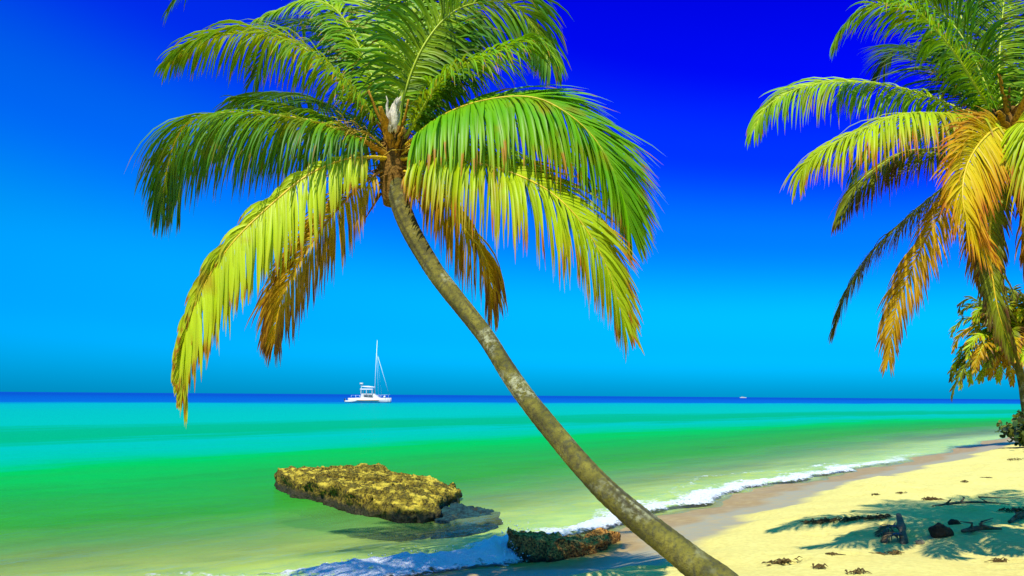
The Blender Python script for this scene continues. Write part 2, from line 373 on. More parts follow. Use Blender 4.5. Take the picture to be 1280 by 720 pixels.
def rock(name, outline, hfun, mat, label, jit=.05, splay=.06, nu=150, nr=60, amp=.05, seed=0, cat='rock', base=-.35):
    # outline: closed plan points; hfun(x, y) -> top height; steep overhung sides with pits and ledges
    out = crom(np.array([(*p, 0) for p in outline + [outline[0]]]), nu + 1)[:-1, :2]
    c = out.mean(0); V = []; rings = []
    for i in range(nu):
        j = 1 + jit * noise.noise((math.cos(i / nu * 6.283) * 3 + seed, math.sin(i / nu * 6.283) * 3, seed)) * 2 + .02 * noise.noise((i * .4, seed, 1))
        out[i] = c + (out[i] - c) * j
    nside = 14
    for k in range(nside):
        u = k / (nside - 1); rings.append(('s', u))
        sc = 1 + splay * (1 - u) ** 1.5 - (0.0 if u < .9 else .012)
        for i in range(nu):
            wob = .10 * noise.noise((i * .11, u * 3.5, seed)) + .05 * noise.noise((i * .37, u * 7, seed + 5))
            p = c + (out[i] - c) * sc + wob * amp / .07 * (out[i] - c) / (np.linalg.norm(out[i] - c) + .01); top = hfun(*p)
            V.append([*p, base + (top - base) * u])
    for k in range(1, nr):
        u = 1 - k / nr; 
        for i in range(nu):
            p = c + (out[i] - c) * u * .97; V.append([*p, hfun(*p)])
    V.append([*c, hfun(*c)]); V = np.array(V); D = np.zeros_like(V)
    for i, v in enumerate(V):
        q = Vector(v) + Vector((seed * 7.1, 0, 0))
        d = noise.noise_vector(q * 2.1) * amp * 1.2 + noise.noise_vector(q * 6.5) * amp * .75 + noise.noise_vector(q * 17) * amp * .42
        ridge = abs(noise.noise(q * 9.0)); d.z -= (.16 - min(ridge, .16)) * amp * 3.2
        D[i] = d
    V = V + D
    K = nside + nr - 1; Fc = []
    for k in range(K - 1):
        for i in range(nu):
            a, b2 = k * nu + i, k * nu + (i + 1) % nu; Fc.append((a, b2, b2 + nu, a + nu))
    last = (K - 1) * nu
    for i in range(nu): Fc.append((last + i, last + (i + 1) % nu, len(V) - 1))
    root_loc = np.array([c[0], c[1], 0.0])
    me_o = link_mesh(name, V - root_loc, Fc, mat, smooth=True); me_o.location = tuple(root_loc)
    tag(me_o, label, cat); return me_o

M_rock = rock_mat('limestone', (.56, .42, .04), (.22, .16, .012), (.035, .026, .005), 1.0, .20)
M_rock_low = rock_mat('wet_limestone', (.90, .46, .10), (.72, .33, .06), (.12, .05, .012), 1.8, .12)  # low rock's colour raised and reddened to make up for the crown's shade
M_rock_dark = rock_mat('dark_wet_stone', (.02, .07, .07), (.015, .05, .055), (.006, .02, .022), 1.2, .001)
P = lambda px, py, z=0.0: tuple(sea(px, py, z)[:2])
slab = [P(346, 608, .05), P(347, 612), P(374, 622), P(405, 631), P(440, 641), P(480, 650), P(515, 654), P(545, 650), P(552, 640), P(556, 634), P(575, 629), P(567, 619), P(550, 611, .25), P(520, 600, .40), P(498, 592, .46), P(470, 585, .48), P(425, 585, .46), P(370, 586, .42), P(350, 587, .40), P(345, 592, .30)]
sx0 = sea(347, 600)[0]; sx1 = sea(565, 628)[0]
def slab_top(x, y):
    u = (x - sx0) / (sx1 - sx0)
    z = .41 + .09 * min(1, max(0, u * 2.2)) - .03 * u - .24 * max(0, (u - .80) / .2) ** 1.3
    q = (y - 17.3) + .45 * (x + 3.5)                      # strata run along the slab
    z += .055 * math.floor((q * 1.1 + .5 * noise.noise((x * .7, y * .7, 0)))) * .5
    z += .04 * noise.noise((x * 1.3, y * 1.3, 4)) - .07 * (math.sin(q * 3.4 + 1.5 * noise.noise((x * .6, y * .6, 7))) > .45)
    dmin = 9.0
    for a_, b_ in zip(SLABF[:-1], SLABF[1:]):
        ab = b_ - a_; tq = min(1, max(0, ((x - a_[0]) * ab[0] + (y - a_[1]) * ab[1]) / ab.dot(ab)))
        dmin = min(dmin, math.hypot(x - a_[0] - ab[0] * tq, y - a_[1] - ab[1] * tq))
    dmin += .25 * noise.noise((x * 1.1, y * 1.1, 12))
    z -= .05 * max(0, 1 - dmin / .4) ** 1.2
    return max(z, .12)
SLABF = [np.array(P(*q)) for q in [(347, 612), (405, 631), (480, 650), (515, 654), (545, 650)]]
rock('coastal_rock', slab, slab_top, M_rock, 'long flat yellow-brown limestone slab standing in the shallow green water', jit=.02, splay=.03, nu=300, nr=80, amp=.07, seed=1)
lowr = [P(643, 690), P(650, 701), P(680, 706), P(715, 705), P(748, 698), P(768, 686), P(772, 676, .1), P(762, 669, .25), P(735, 666, .3), P(700, 664, .3), P(665, 665, .3), P(645, 672, .28)]
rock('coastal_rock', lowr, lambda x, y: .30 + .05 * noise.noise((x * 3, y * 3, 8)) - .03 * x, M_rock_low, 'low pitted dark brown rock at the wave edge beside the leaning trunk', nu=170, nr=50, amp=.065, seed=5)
flat = [P(548, 655), P(590, 655), P(613, 648), P(621, 641), P(600, 633, .05), P(575, 630, .05), P(560, 636), P(545, 645)]
rock('coastal_rock', flat, lambda x, y: .035 + .05 * noise.noise((x * 2, y * 2, 3)), M_rock_dark, 'flat blue-black wet rock just breaking the surface beside the big slab', splay=.22, nu=130, nr=30, amp=.05, seed=9)

# ------------------------------------------------------------------ palm materials
def leaf_mat(name, base, mid, tip, dark=.55, brown=(.30, .13, .01), bstart=.8, trans=.38, tipfade=0.0):
    t = NT(name)
    lf = t.n('Attribute', _attribute_name='leaf'); sp = t.n('SeparateColor', Color=lf.outputs['Color'])
    tt, sf, rd = sp.outputs[0], sp.outputs[1], sp.outputs[2]
    c = t.ramp(tt, [(0, base), (.45, mid), (.85, tip), (1, tip)])
    c = t.mix(t.math('MULTIPLY', t.ramp(rd, [(.1, (1, 1, 1)), (.55, (0, 0, 0))]), dark), c, tuple(x * .35 for x in mid))
    bt = t.math('ADD', tt, t.math('MULTIPLY', t.math('SUBTRACT', rd, .5), .5))
    c = t.mix(t.ramp(bt, [(min(bstart, .98), (0, 0, 0)), (min(bstart + .2, 1), (1, 1, 1))]), c, brown)
    nzp = t.noise(2.2, 3, .5, t.obj()); c = t.mix(t.ramp(nzp, [(.58, (0, 0, 0)), (.72, (.5, .5, .5))]), c, brown)
    pr = t.n('BsdfPrincipled', Base9Color=c, Roughness=.42, Specular9IOR9Level=.22).outputs[0]
    trc = t.mix(1.0, c, (1.0, 1.0, .35), 'MULTIPLY')
    trn = t.n('BsdfTranslucent', Color=t.mix(.5, c, trc)).outputs[0]
    return t.finish(t.n('MixShader', i0=trans, i1=pr, i2=trn).outputs[0])
ML = {
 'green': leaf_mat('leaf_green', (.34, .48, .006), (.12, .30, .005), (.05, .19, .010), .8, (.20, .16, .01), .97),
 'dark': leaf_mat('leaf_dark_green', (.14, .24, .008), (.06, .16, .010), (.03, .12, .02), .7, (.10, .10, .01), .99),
 'fresh': leaf_mat('leaf_fresh_green', (.48, .62, .005), (.24, .46, .004), (.16, .36, .006), .65, (.34, .22, .01), .98),
 'freshgold': leaf_mat('leaf_fresh_gold', (.58, .56, .006), (.30, .44, .005), (.14, .32, .010), .55, (.42, .24, .01), .99),
 'dead': leaf_mat('leaf_dead', (.17, .12, .04), (.14, .09, .03), (.08, .05, .02), .6, (.05, .03, .015), .7, trans=.1),
 'bright': leaf_mat('leaf_bright_green', (.22, .48, .004), (.14, .42, .003), (.24, .44, .006), .3, (.42, .22, .01), .97),
 'lime': leaf_mat('leaf_lime', (.55, .66, .012), (.52, .66, .010), (.50, .52, .012), .30, (.42, .18, .008), .88),
 'limeor': leaf_mat('leaf_lime_orange', (.48, .60, .008), (.44, .58, .006), (.50, .40, .008), .40, (.46, .15, .008), .82),
 'gold': leaf_mat('leaf_gold', (.72, .58, .008), (.72, .50, .006), (.72, .32, .01), .35, (.45, .12, .01), .80),
 'brown': leaf_mat('leaf_dry_olive', (.72, .50, .008), (.66, .40, .008), (.46, .22, .012), .5, (.20, .07, .012), .76, trans=.5),
 'olive': leaf_mat('leaf_olive', (.30, .36, .008), (.22, .25, .008), (.16, .10, .010), .6, (.12, .05, .010), .75),
}
M_rib_g = simple('midrib_green', (.36, .44, .015), .45, .4, .2, 20)
M_rib_y = simple('midrib_yellow', (.60, .42, .012), .45, .4, .2, 20)
M_rib_b = simple('midrib_brown', (.34, .16, .012), .6, .3, .3, 20)
M_fibre = simple('palm_fibre', (.16, .085, .015), .95, .1, .7, 45, 1.0)
M_petiole = simple('petiole_base_orange', (.36, .18, .010), .7, .15, .7, 40, .9)
M_spathe = simple('dry_white_spathe', (.52, .47, .34), .8, .2, .35, 35, .8)
M_nut = simple('coconut_green', (.20, .22, .015), .5, .4, .4, 8)
M_nut_dry = simple('dry_coconut_husk', (.05, .035, .015), .9, .1, .5, 30, 1.0)
M_flower = simple('dry_flower_stalk', (.50, .34, .03), .8, .2, .4, 30)

def bark_mat():
    t = NT('palm_bark'); g = t.n('Attribute', _attribute_name='bark'); sp = t.n('SeparateColor', Color=g.outputs['Color'])
    v, ring = sp.outputs[0], sp.outputs[1]
    p = t.obj(); n1 = t.noise(5, 6, .65, p); n2 = t.noise(32, 5, .7, p); n3 = t.noise(11, 4, .6, t.obj(1, 1, .5), 1.2)
    c = t.mix(t.ramp(n1, [(.35, (0, 0, 0)), (.65, (1, 1, 1))]), (.075, .070, .010), (.205, .178, .026))
    c = t.mix(t.ramp(n2, [(.50, (0, 0, 0)), (.66, (.85, .85, .85))]), c, (.055, .052, .022))
    lm = t.math('MULTIPLY', t.ramp(t.noise(3.2, 3, .5, p, .4), [(.52, (0, 0, 0)), (.62, (1, 1, 1))]), t.ramp(t.noise(24, 4, .75, p), [(.44, (0, 0, 0)), (.56, (.85,) * 3)]))
    c = t.mix(lm, c, (.36, .36, .20))      # lichen
    c = t.mix(t.ramp(n3, [(.54, (0, 0, 0)), (.66, (.7, .7, .7))]), c, (.06, .06, .03))
    c = t.mix(t.math('MULTIPLY', ring, .9), c, (.045, .038, .016))
    h = t.math('ADD', t.math('MULTIPLY', n2, .5), t.math('MULTIPLY', n1, .7))
    return t.finish(t.n('BsdfPrincipled', Base9Color=c, Roughness=.9, Specular9IOR9Level=.2, Normal=t.bump(h, 1.0, .03)).outputs[0])
M_bark = bark_mat()

# ------------------------------------------------------------------ palm builders
def unit(v): return v / (np.linalg.norm(v, axis=-1, keepdims=True) + 1e-12)
ZUP = np.array([0, 0, 1.0])
def frond(root, pts, L, droop, roll, mat, n=78, width=.036, s0=.12, a0=68, a1=28, rib=M_rib_g, rad=.022, wild=.10, side_len=(1, 1), seg=6, seed=None, miss=.03, droops=None, s_min=.42):
    """pts: the midrib in 3-D from the crown out.  Leaflets in two rows, each a folded, drooping, tapering blade."""
    rg = np.random.default_rng(seed if seed is not None else int(rng.integers(1e9)))
    if n > 40: n = int(n * 1.65); width *= .80; wild *= .75; L *= 1.08; droop *= 1.15
    C = crom(pts, 90); T = unit(np.gradient(C, axis=0))
    S = np.cross(T[0], ZUP) if abs(T[0][2]) < .97 else np.array([1.0, 0, 0]); S = unit(S)
    SS = []
    for i in range(len(C)):
        S = unit(S - T[i] * S.dot(T[i])); SS.append(S)
    SS = np.array(SS); NN = np.cross(SS, T)
    rr = R(roll); S2 = SS * math.cos(rr) + NN * math.sin(rr); N2 = np.cross(S2, T)
    Vs, Fs, At, base = [], [], [], 0
    for si, side in enumerate((1, -1)):
        s = np.linspace(s0, .995, n) + rg.normal(0, .25 / n, n); s = np.clip(s, s0, 1.0)
        s = s[rg.random(n) > miss]; m = len(s)
        ix = s * (len(C) - 1); i0 = np.clip(ix.astype(int), 0, len(C) - 2); fr_ = (ix - i0)[:, None]
        p = C[i0] * (1 - fr_) + C[i0 + 1] * fr_; tt = T[i0]; s3 = S2[i0] * side; nn = N2[i0]
        ang = np.radians(a0 + (a1 - a0) * s + rg.normal(0, 5, m))[:, None]
        clump = np.interp(s, np.linspace(0, 1, 26), rg.normal(0, 1, 26))[:, None]
        d = unit(tt * np.cos(ang) + s3 * np.sin(ang) + nn * (.16 + rg.normal(0, wild, (m, 1)) + wild * .8 * clump))
        u = (s - s0) / (1 - s0)
        ln = L * side_len[si] * (s_min + (1 - s_min) * np.minimum(1, u / .22) ** .8) * (1 - .62 * np.clip((u - .55) / .45, 0, 1) ** 1.4) * (1 + rg.normal(0, .09, m))
        brk = rg.random(m) < .05; ln = np.where(brk, ln * rg.uniform(.3, .8, m), ln)
        dr = (droops[si] if droops else droop) * (1 + rg.normal(0, .18, m))[:, None]
        wv = unit(tt - d * np.sum(tt * d, 1, keepdims=True)); tw = rg.normal(0, .25, (m, 1))
        nv = np.cross(wv, d); wv = unit(wv * np.cos(tw) + nv * np.sin(tw))
        q = p.copy(); step = (ln / seg)[:, None]; rows = []; rnd = rg.random(m)
        for k in range(seg + 1):
            v = k / seg
            wd = width * (.45 + 1.1 * v if v < .35 else .835 * (1 - ((v - .35) / .65) ** 2.2) + .02) * (.85 + .3 * rnd)
            wv = unit(wv - d * np.sum(wv * d, 1, keepdims=True)); nv = np.cross(wv, d)
            hw = (wd / 2)[:, None] * wv
            rows.append(np.stack([q - hw, q + nv * (wd * .22)[:, None], q + hw], 1))
            At.append(None)
            d = unit(d + np.array([0, 0, -1.0]) * dr * (1.6 / seg) * (.75 + .6 * v) + rg.normal(0, .035, (m, 3)))
            q = q + d * step
        G = np.stack(rows, 1)                        # m, seg+1, 3, 3
        Vs.append(G.reshape(-1, 3))
        cc = np.zeros((m, seg + 1, 3, 3)); cc[..., 0] = np.linspace(0, 1, seg + 1)[None, :, None]; cc[..., 1] = s[:, None, None]; cc[..., 2] = rnd[:, None, None]
        At = [a for a in At if a is not None] + [cc.reshape(-1, 3)]
        b0 = base + (np.arange(m) * (seg + 1) * 3)[:, None, None] + (np.arange(seg) * 3)[None, :, None] + np.arange(2)[None, None, :]
        b0 = b0.ravel(); Fs.append(np.stack([b0, b0 + 1, b0 + 4, b0 + 3], 1)); base += m * (seg + 1) * 3
    fo = link_mesh('frond', np.vstack(Vs), np.vstack(Fs), ML[mat], root, attrs={'leaf': np.vstack(At)})
    mb = MB(); uu = np.linspace(0, 1, len(C[::2]))
    rd = rad * (1 - .86 * uu) * (1 + .9 * np.clip(1 - uu / .10, 0, 1))
    mb.tube(C[::2], rd, 6, squash=.7)
    mb.build('midrib', rib, root, fo)
    return fo

def px_frond(root, Yc, pts, L, droop, roll, mat, **k):
    P3 = [at(p[0], p[1], Yc + p[2]) for p in pts]
    return frond(root, P3, L, droop, roll, mat, **k)

def trunk(root, C3, radii, seed, ringstep=.075, k=22, swell=None):
    C3 = np.asarray(C3, float); Ln = np.sum(np.linalg.norm(np.diff(C3, axis=0), axis=1)); n = int(Ln / .018)
    C = crom(C3, n); rad = np.interp(np.linspace(0, 1, n), np.linspace(0, 1, len(radii)), radii)
    T = unit(np.gradient(C, axis=0)); U = unit(np.cross(T[0], np.array([0, 1.0, .2]))); V = []; At = []
    s = np.linspace(0, Ln, n)
    ph = np.cumsum(np.full(n, Ln / n) / (ringstep * (1 + .25 * np.sin(s * 2.3 + seed))))
    for i in range(n):
        U = unit(U - T[i] * U.dot(T[i])); W = np.cross(T[i], U); 
        for j in range(k):
            th = 2 * math.pi * j / k
            x = ph[i] + .28 * noise.noise((math.cos(th) * 1.5, math.sin(th) * 1.5, s[i] * 2 + seed)); fr_ = x % 1
            ringv = math.exp(-((fr_ - .5) / .13) ** 2)
            crack = max(0, noise.noise((math.cos(th) * 7, math.sin(th) * 7, s[i] * 1.6 + seed * 3)) - .10)
            r = rad[i] * (1 + .02 * (fr_ - .5) - .035 * ringv * (.3 + 1.4 * abs(noise.noise((math.cos(th) * 2, math.sin(th) * 2, s[i] * 6 + 9)))) - .14 * crack + .05 * noise.noise((math.cos(th) * 2, math.sin(th) * 2, s[i] * 3 + seed)))
            V.append(C[i] + r * (U * math.cos(th) + W * math.sin(th)))
            At.append((s[i] / Ln, min(1, ringv * (.05 + 1.0 * abs(noise.noise((math.cos(th) * 3, math.sin(th) * 3, s[i] * 5)))) + crack * 2.2), 0))
    Fc = [(i * k + j, i * k + (j + 1) % k, (i + 1) * k + (j + 1) % k, (i + 1) * k + j) for i in range(n - 1) for j in range(k)]
    Fc.append(tuple((n - 1) * k + j for j in range(k)))
    return link_mesh('trunk', V, Fc, M_bark, root, attrs={'bark': At})

def crown_heart(root, c, rad, h, seed, axis=ZUP):
    """woven fibre round the bud, then broad orange petiole bases"""
    rg = np.random.default_rng(seed); mb = MB()
    ax = unit(np.array(axis, float)); e1 = unit(np.cross(ax, [0, 1, 0.1])); e2 = np.cross(ax, e1)
    for k in range(70):
        th = rg.uniform(0, 6.283); z0 = rg.uniform(-.55, .35) * h; o_ = e1 * math.cos(th) + e2 * math.sin(th)
        b0 = c + ax * z0 + o_ * rad * .75; ln = rg.uniform(.12, .34)
        mb.tube([b0, b0 + (o_ * .35 + ax * .6) * ln * .5, b0 + (o_ * .8 + ax * rg.uniform(-.8, .9)) * ln], [rad * .22, rad * .16, .006], 5, squash=.45)
    n = 16; zz = np.linspace(-.6, .5, n) * h
    mb.tube([c + ax * z for z in zz], [rad * (.8 + .35 * math.sin((z / h + .6) / 1.1 * 3.1)) for z in zz], 12)
    return mb.build('fibre_sheath', M_fibre, root)

def petioles(root, c, dirs, rad, seed, mat=M_petiole, ln=.42):
    rg = np.random.default_rng(seed)
    for d in dirs:
        if d[1] < -.9 and d[2] < .1: continue
        d = unit(np.array(d, float)); l_ = ln * rg.uniform(.8, 1.2); mb = MB()
        p0 = c - ZUP * .12 + d * rad * .5
        mb.tube(crom([p0, p0 + (d * .5 + ZUP * .5) * l_ * .5, p0 + (d + ZUP * .45) * l_], 8) + rg.normal(0, .008, (8, 3)), np.linspace(rad * .42, rad * .15, 8) * (1 + rg.normal(0, .12, 8)), 8, squash=.5)
        mb.build('petiole', mat, root)

def flower_stalk(root, c, d, seed, ln=.7):
    rg = np.random.default_rng(seed); d = unit(np.array(d, float)); mb = MB()
    P_ = crom([c, c + d * ln * .4 + ZUP * .05, c + d * ln * .8 - ZUP * .1], 10); mb.tube(P_, np.linspace(.014, .005, 10), 5)
    for k in range(26):
        b0 = P_[rg.integers(3, 10)]; v = unit(d + rg.normal(0, .55, 3)); l_ = rg.uniform(.15, .35)
        mb.tube([b0, b0 + v * l_ * .5, b0 + v * l_ - ZUP * .12], [.005, .004, .002], 4)
    mb.build('flower_stalk', M_flower, root)

# ------------------------------------------------------------------ the leaning palm
YC = 8.0
base = at(948, 776, 5.25); bz = float(ground_z(base[0], base[1]))
main = empty('palm_tree', (base[0], base[1], bz))
tag(main, 'big palm tree with a long bare trunk leaning left across the picture', 'palm tree', 'palm trees')
tp = [(1, 1, 0)]
TR = [(914, 742, 5.45), (862, 700, 5.62), (787, 640, 5.85), (732, 587, 6.10), (656, 495, 6.55), (603, 415, 6.95), (548, 345, 7.35), (512, 285, 7.7), (497, 240, 7.9), (494, 200, 8.0)]
pts = [np.array([base[0] + .06, base[1] - .03, bz - .25]), np.array([base[0] - .02, base[1], bz + .12])] + [at(*q) for q in TR]
trunk(main, pts, [.17, .125, .104, .090, .084, .081, .080, .082, .085, .092, .10, .11], 2.0)
hub = at(494, 190, YC)
crown_heart(main, hub - ZUP * .12, .14, .75, 4, (-.03, .1, 1))
petioles(main, hub, [(-1, -.4, .2), (-.7, -.8, -.1), (-.2, -1, .5), (.3, -1, .2), (.8, -.6, .1), (1, 0, .1), (.9, .3, -.3), (-.9, .3, .3), (-.5, -.6, .9), (.4, -.5, 1), (.1, .8, .6), (0.15, -1, -.3)], .14, 8)
mb = MB(); rs = np.random.default_rng(3)
for k in range(9):
    q0 = at(489 + rs.normal(0, 3), 165, YC - .25 + rs.normal(0, .03)); q1 = at(491 + rs.normal(0, 4), 122 + rs.uniform(-3, 14), YC - .33 + rs.normal(0, .04))
    mb.tube(crom([q0, (q0 + q1) / 2 + rs.normal(0, .02, 3), q1], 9) + rs.normal(0, .006, (9, 3)), [.012, .02, .03, .036, .04, .036, .03, .02, .006], 7, squash=.45)
mb.build('spathe', M_spathe, main)
flower_stalk(main, at(485, 190, YC - .1), (-.7, -.6, .35), 1); flower_stalk(main, at(500, 195, YC - .1), (.6, -.7, -.1), 2, .5); flower_stalk(main, at(480, 200, YC - .1), (-.8, -.4, -.3), 3, .5)

H = (494, 190, 0)
F_ = lambda pts, L, droop, roll, mat, **k: px_frond(main, YC, pts, L, droop, roll, mat, **k)
# back fronds first
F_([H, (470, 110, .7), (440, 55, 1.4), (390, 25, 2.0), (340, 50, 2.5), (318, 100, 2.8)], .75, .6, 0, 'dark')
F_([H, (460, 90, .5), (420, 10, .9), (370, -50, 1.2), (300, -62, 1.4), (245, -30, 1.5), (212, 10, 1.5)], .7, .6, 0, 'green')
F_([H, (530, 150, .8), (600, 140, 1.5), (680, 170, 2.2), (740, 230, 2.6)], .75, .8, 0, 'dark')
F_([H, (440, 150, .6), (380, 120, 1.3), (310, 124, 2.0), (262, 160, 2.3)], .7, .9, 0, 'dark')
# top
F_([H, (484, 130, .05), (475, 60, .3), (466, 0, .6), (450, -70, .9), (425, -130, 1.3)], .9, .8, 0, 'fresh', n=100, width=.048)
F_([H, (474, 120, .1), (450, 60, .25), (420, 12, .3), (385, 0, .3), (350, 12, .3), (322, 24, .3)], .42, .9, 20, 'fresh', n=80)
F_([H, (505, 120, 0), (528, 60, 0), (562, 18, .1), (600, 3, .2), (640, 5, .3), (668, 34, .4), (688, 78, .4)], .80, 1.1, -15, 'green', n=95, width=.046)
F_([H, (512, 130, .1), (535, 70, .3), (552, 15, .5), (575, -30, .8)], .75, .8, -20, 'green', n=90, width=.046)
F_([H, (505, 100, .2), (515, 30, .5), (528, -40, .9)], .8, .7, 0, 'fresh', n=90, width=.048)
F_([H, (520, 150, -.1), (552, 100, -.2), (596, 74, -.3), (640, 56, -.4), (668, 50, -.45), (696, 74, -.45)], .55, .9, -15, 'fresh', n=76)
F_([H, (470, 150, -.1), (440, 112, -.2), (405, 78, -.3), (370, 55, -.3), (330, 42, -.25), (280, 44, -.2), (240, 57, -.15), (212, 76, -.1)], .62, 1.0, 12, 'freshgold', n=84)
F_([H, (455, 170, .1), (410, 148, .1), (370, 136, .1), (330, 126, .1), (292, 121, .1)], .42, .7, 0, 'fresh', n=70)
# left long arch
F_([(494, 196, 0), (458, 178, -.2), (420, 160, -.35), (385, 150, -.45), (334, 143, -.5), (282, 141, -.5), (240, 150, -.45), (220, 174, -.4), (208, 215, -.35), (203, 255, -.3)], .88, 1.5, 10, 'green', n=100, width=.034, rib=M_rib_y)
F_([(494, 196, 0), (450, 172, .25), (400, 152, .4), (340, 150, .5), (280, 160, .6), (235, 195, .7), (222, 250, .7)], .95, 1.4, 0, 'green', n=90)
# left bright drooping frond and the dry one below it
F_([(494, 200, 0), (462, 196, -.3), (424, 201, -.5), (380, 222, -.7), (332, 262, -.8), (291, 303, -.9), (260, 348, -.9), (237, 400, -.9), (225, 448, -.85), (228, 496, -.8)], .70, 1.6, 50, 'lime', n=115, width=.054, side_len=(.5, 1.0), rib=M_rib_y, wild=.05)
F_([(494, 208, 0), (470, 218, -.15), (440, 242, -.25), (410, 276, -.3), (380, 318, -.3), (356, 362, -.3), (346, 396, -.25), (343, 428, -.2)], .62, 1.1, 40, 'brown', n=84, width=.032, rib=M_rib_b)
# right side
F_([(494, 196, 0), (525, 165, -.25), (555, 144, -.4), (592, 129, -.55), (637, 121, -.65), (675, 124, -.7), (712, 144, -.75), (742, 172, -.75), (763, 206, -.75), (777, 244, -.7), (786, 284, -.65)], .96, 1.2, -26, 'bright', n=165, width=.062, rib=M_rib_y, wild=.018, s_min=.6, side_len=(1.0, 1.05), droops=(2.1, .35), a1=34)
F_([(494, 200, 0), (525, 196, -.4), (550, 194, -.6), (597, 203, -.85), (643, 217, -1.0), (682, 236, -1.05), (713, 262, -1.1), (737, 293, -1.1), (758, 332, -1.05), (772, 374, -1.0), (781, 404, -.95)], .80, 1.6, -22, 'limeor', n=116, width=.044, rib=M_rib_y, wild=.05, s_min=.5, side_len=(1.0, .9), droops=(2.0, .6))
F_([(496, 212, 0), (520, 218, -.25), (543, 230, -.35), (564, 258, -.4), (583, 289, -.4), (600, 310, -.4), (611, 338, -.35), (615, 385, -.3)], .60, 1.5, -15, 'brown', n=80, rib=M_rib_y, width=.032)
F_([(494, 196, 0), (530, 185, .3), (600, 175, .6), (680, 210, .8), (725, 270, .9)], .85, 1.4, 0, 'green', n=84)
# unopened spear
mb = MB(); mb.tube(crom([hub, at(503, 110, YC), at(508, 40, YC + .1)], 12), np.linspace(.04, .006, 12), 6); mb.build('spear_leaf', M_rib_g, main)

# ------------------------------------------------------------------ the palm at the right edge
YR = 8.3
base = at(1392, 700, 7.6); bz = float(ground_z(base[0], base[1]))
right = empty('palm_tree', (base[0], base[1], bz))
tag(right, 'palm tree cut by the right edge with orange-yellow and brown drooping fronds', 'palm tree', 'palm trees')
hubr = at(1262, 165, YR)
trunk(right, [np.array([base[0], base[1], bz - .25]), np.array([base[0], base[1], bz + .2]), at(1370, 560, 7.7), at(1338, 430, 7.95), at(1304, 310, 8.2), at(1275, 220, YR), hubr], [.22, .17, .14, .13, .12, .115, .12], 6.0)
crown_heart(right, hubr, .15, .5, 5, (-.1, 0, 1))
petioles(right, hubr, [(-1, -.3, .2), (-.7, -.8, 0), (-.2, -1, .4), (.3, -1, .2), (.8, -.6, .1), (-.9, .3, .3), (-.5, -.6, .9), (.4, -.5, 1), (.9, .4, .2)], .14, 9)
flower_stalk(right, at(1245, 165, YR - .2), (-.9, -.4, .1), 11, .5)
mb = MB(); sp0 = at(1240, 162, YR - .3); sp1 = at(1196, 152, YR - .4)
mb.tube(crom([sp0, (sp0 + sp1) / 2 + np.array([0, 0, .02]), sp1], 10), [.01, .03, .045, .045, .04, .035, .03, .022, .014, .006], 8, squash=.5); mb.build('spathe', M_spathe, right)
mb = MB()
for (x, y, dy) in [(1236, 190, -.15), (1248, 205, -.25), (1228, 206, -.05), (1262, 200, -.2), (1240, 222, -.1)]:
    c = at(x, y, YR + dy); zz = np.linspace(-1, 1, 9)
    mb.tube([c + ZUP * .12 * z for z in zz], [max(.004, .085 * math.sqrt(max(0, 1 - z * z)) * (1 - .15 * z)) for z in zz], 10)
mb.build('coconut', M_nut, right)
G_ = lambda pts, L, droop, roll, mat, **k: px_frond(right, YR, pts, L, droop, roll, mat, **k)
HR = (1262, 165, 0)
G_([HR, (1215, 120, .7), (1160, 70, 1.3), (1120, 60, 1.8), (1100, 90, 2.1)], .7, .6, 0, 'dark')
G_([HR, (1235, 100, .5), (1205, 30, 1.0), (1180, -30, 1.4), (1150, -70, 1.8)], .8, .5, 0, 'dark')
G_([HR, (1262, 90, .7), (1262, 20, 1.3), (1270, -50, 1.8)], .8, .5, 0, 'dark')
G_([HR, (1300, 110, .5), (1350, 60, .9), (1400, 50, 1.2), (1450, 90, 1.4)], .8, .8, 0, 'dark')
G_([HR, (1310, 160, .3), (1380, 170, .5), (1440, 230, .6)], .8, 1.1, 0, 'green')
G_([HR, (1310, 110, .8), (1350, 90, 1.6), (1390, 120, 2.4), (1400, 180, 2.9)], .8, .8, 0, 'green', width=.05)
G_([HR, (1290, 110, 1.0), (1300, 85, 1.9), (1310, 110, 2.7), (1310, 160, 3.2)], .8, .8, 0, 'green', width=.05)
G_([HR, (1330, 150, 0), (1400, 160, 0), (1460, 210, 0), (1490, 290, 0)], .8, .8, 0, 'green', width=.05)
G_([HR, (1330, 190, -.5), (1380, 230, -1.0), (1400, 300, -1.3)], .7, .8, 0, 'limeor', width=.05)
G_([HR, (1200, 160, .9), (1140, 160, 1.5), (1085, 190, 1.9), (1060, 240, 2.0)], .65, .9, 0, 'green')
G_([HR, (1242, 140, 0), (1222, 112, -.05), (1196, 70, -.1), (1167, 34, -.1), (1141, 12, -.1), (1107, 5, -.05), (1074, 15, 0), (1052, 38, 0), (1046, 52, 0)], .56, .9, 10, 'fresh', n=84)
G_([HR, (1250, 120, .1), (1249, 75, .3), (1254, 10, .6), (1262, -60, 1.0)], .85, .7, 0, 'green', n=84)
G_([HR, (1234, 110, 0), (1205, 50, .2), (1170, 10, .4), (1120, -15, .5)], .65, .8, 0, 'green', n=80)
G_([HR, (1278, 110, .2), (1300, 50, .5), (1325, 0, .9)], .8, .8, 0, 'green', n=80)
G_([HR, (1205, 138, .35), (1160, 120, .5), (1110, 106, .6), (1070, 102, .65), (1025, 104, .65), (984, 116, .6), (957, 135, .6), (943, 160, .55)], .66, 1.2, 12, 'fresh', n=92)
G_([HR, (1231, 152, -.2), (1197, 144, -.3), (1160, 141, -.4), (1122, 144, -.5), (1081, 160, -.55), (1040, 180, -.55), (1010, 202, -.5), (1000, 222, -.5)], .66, 1.2, 18, 'limeor', n=92)
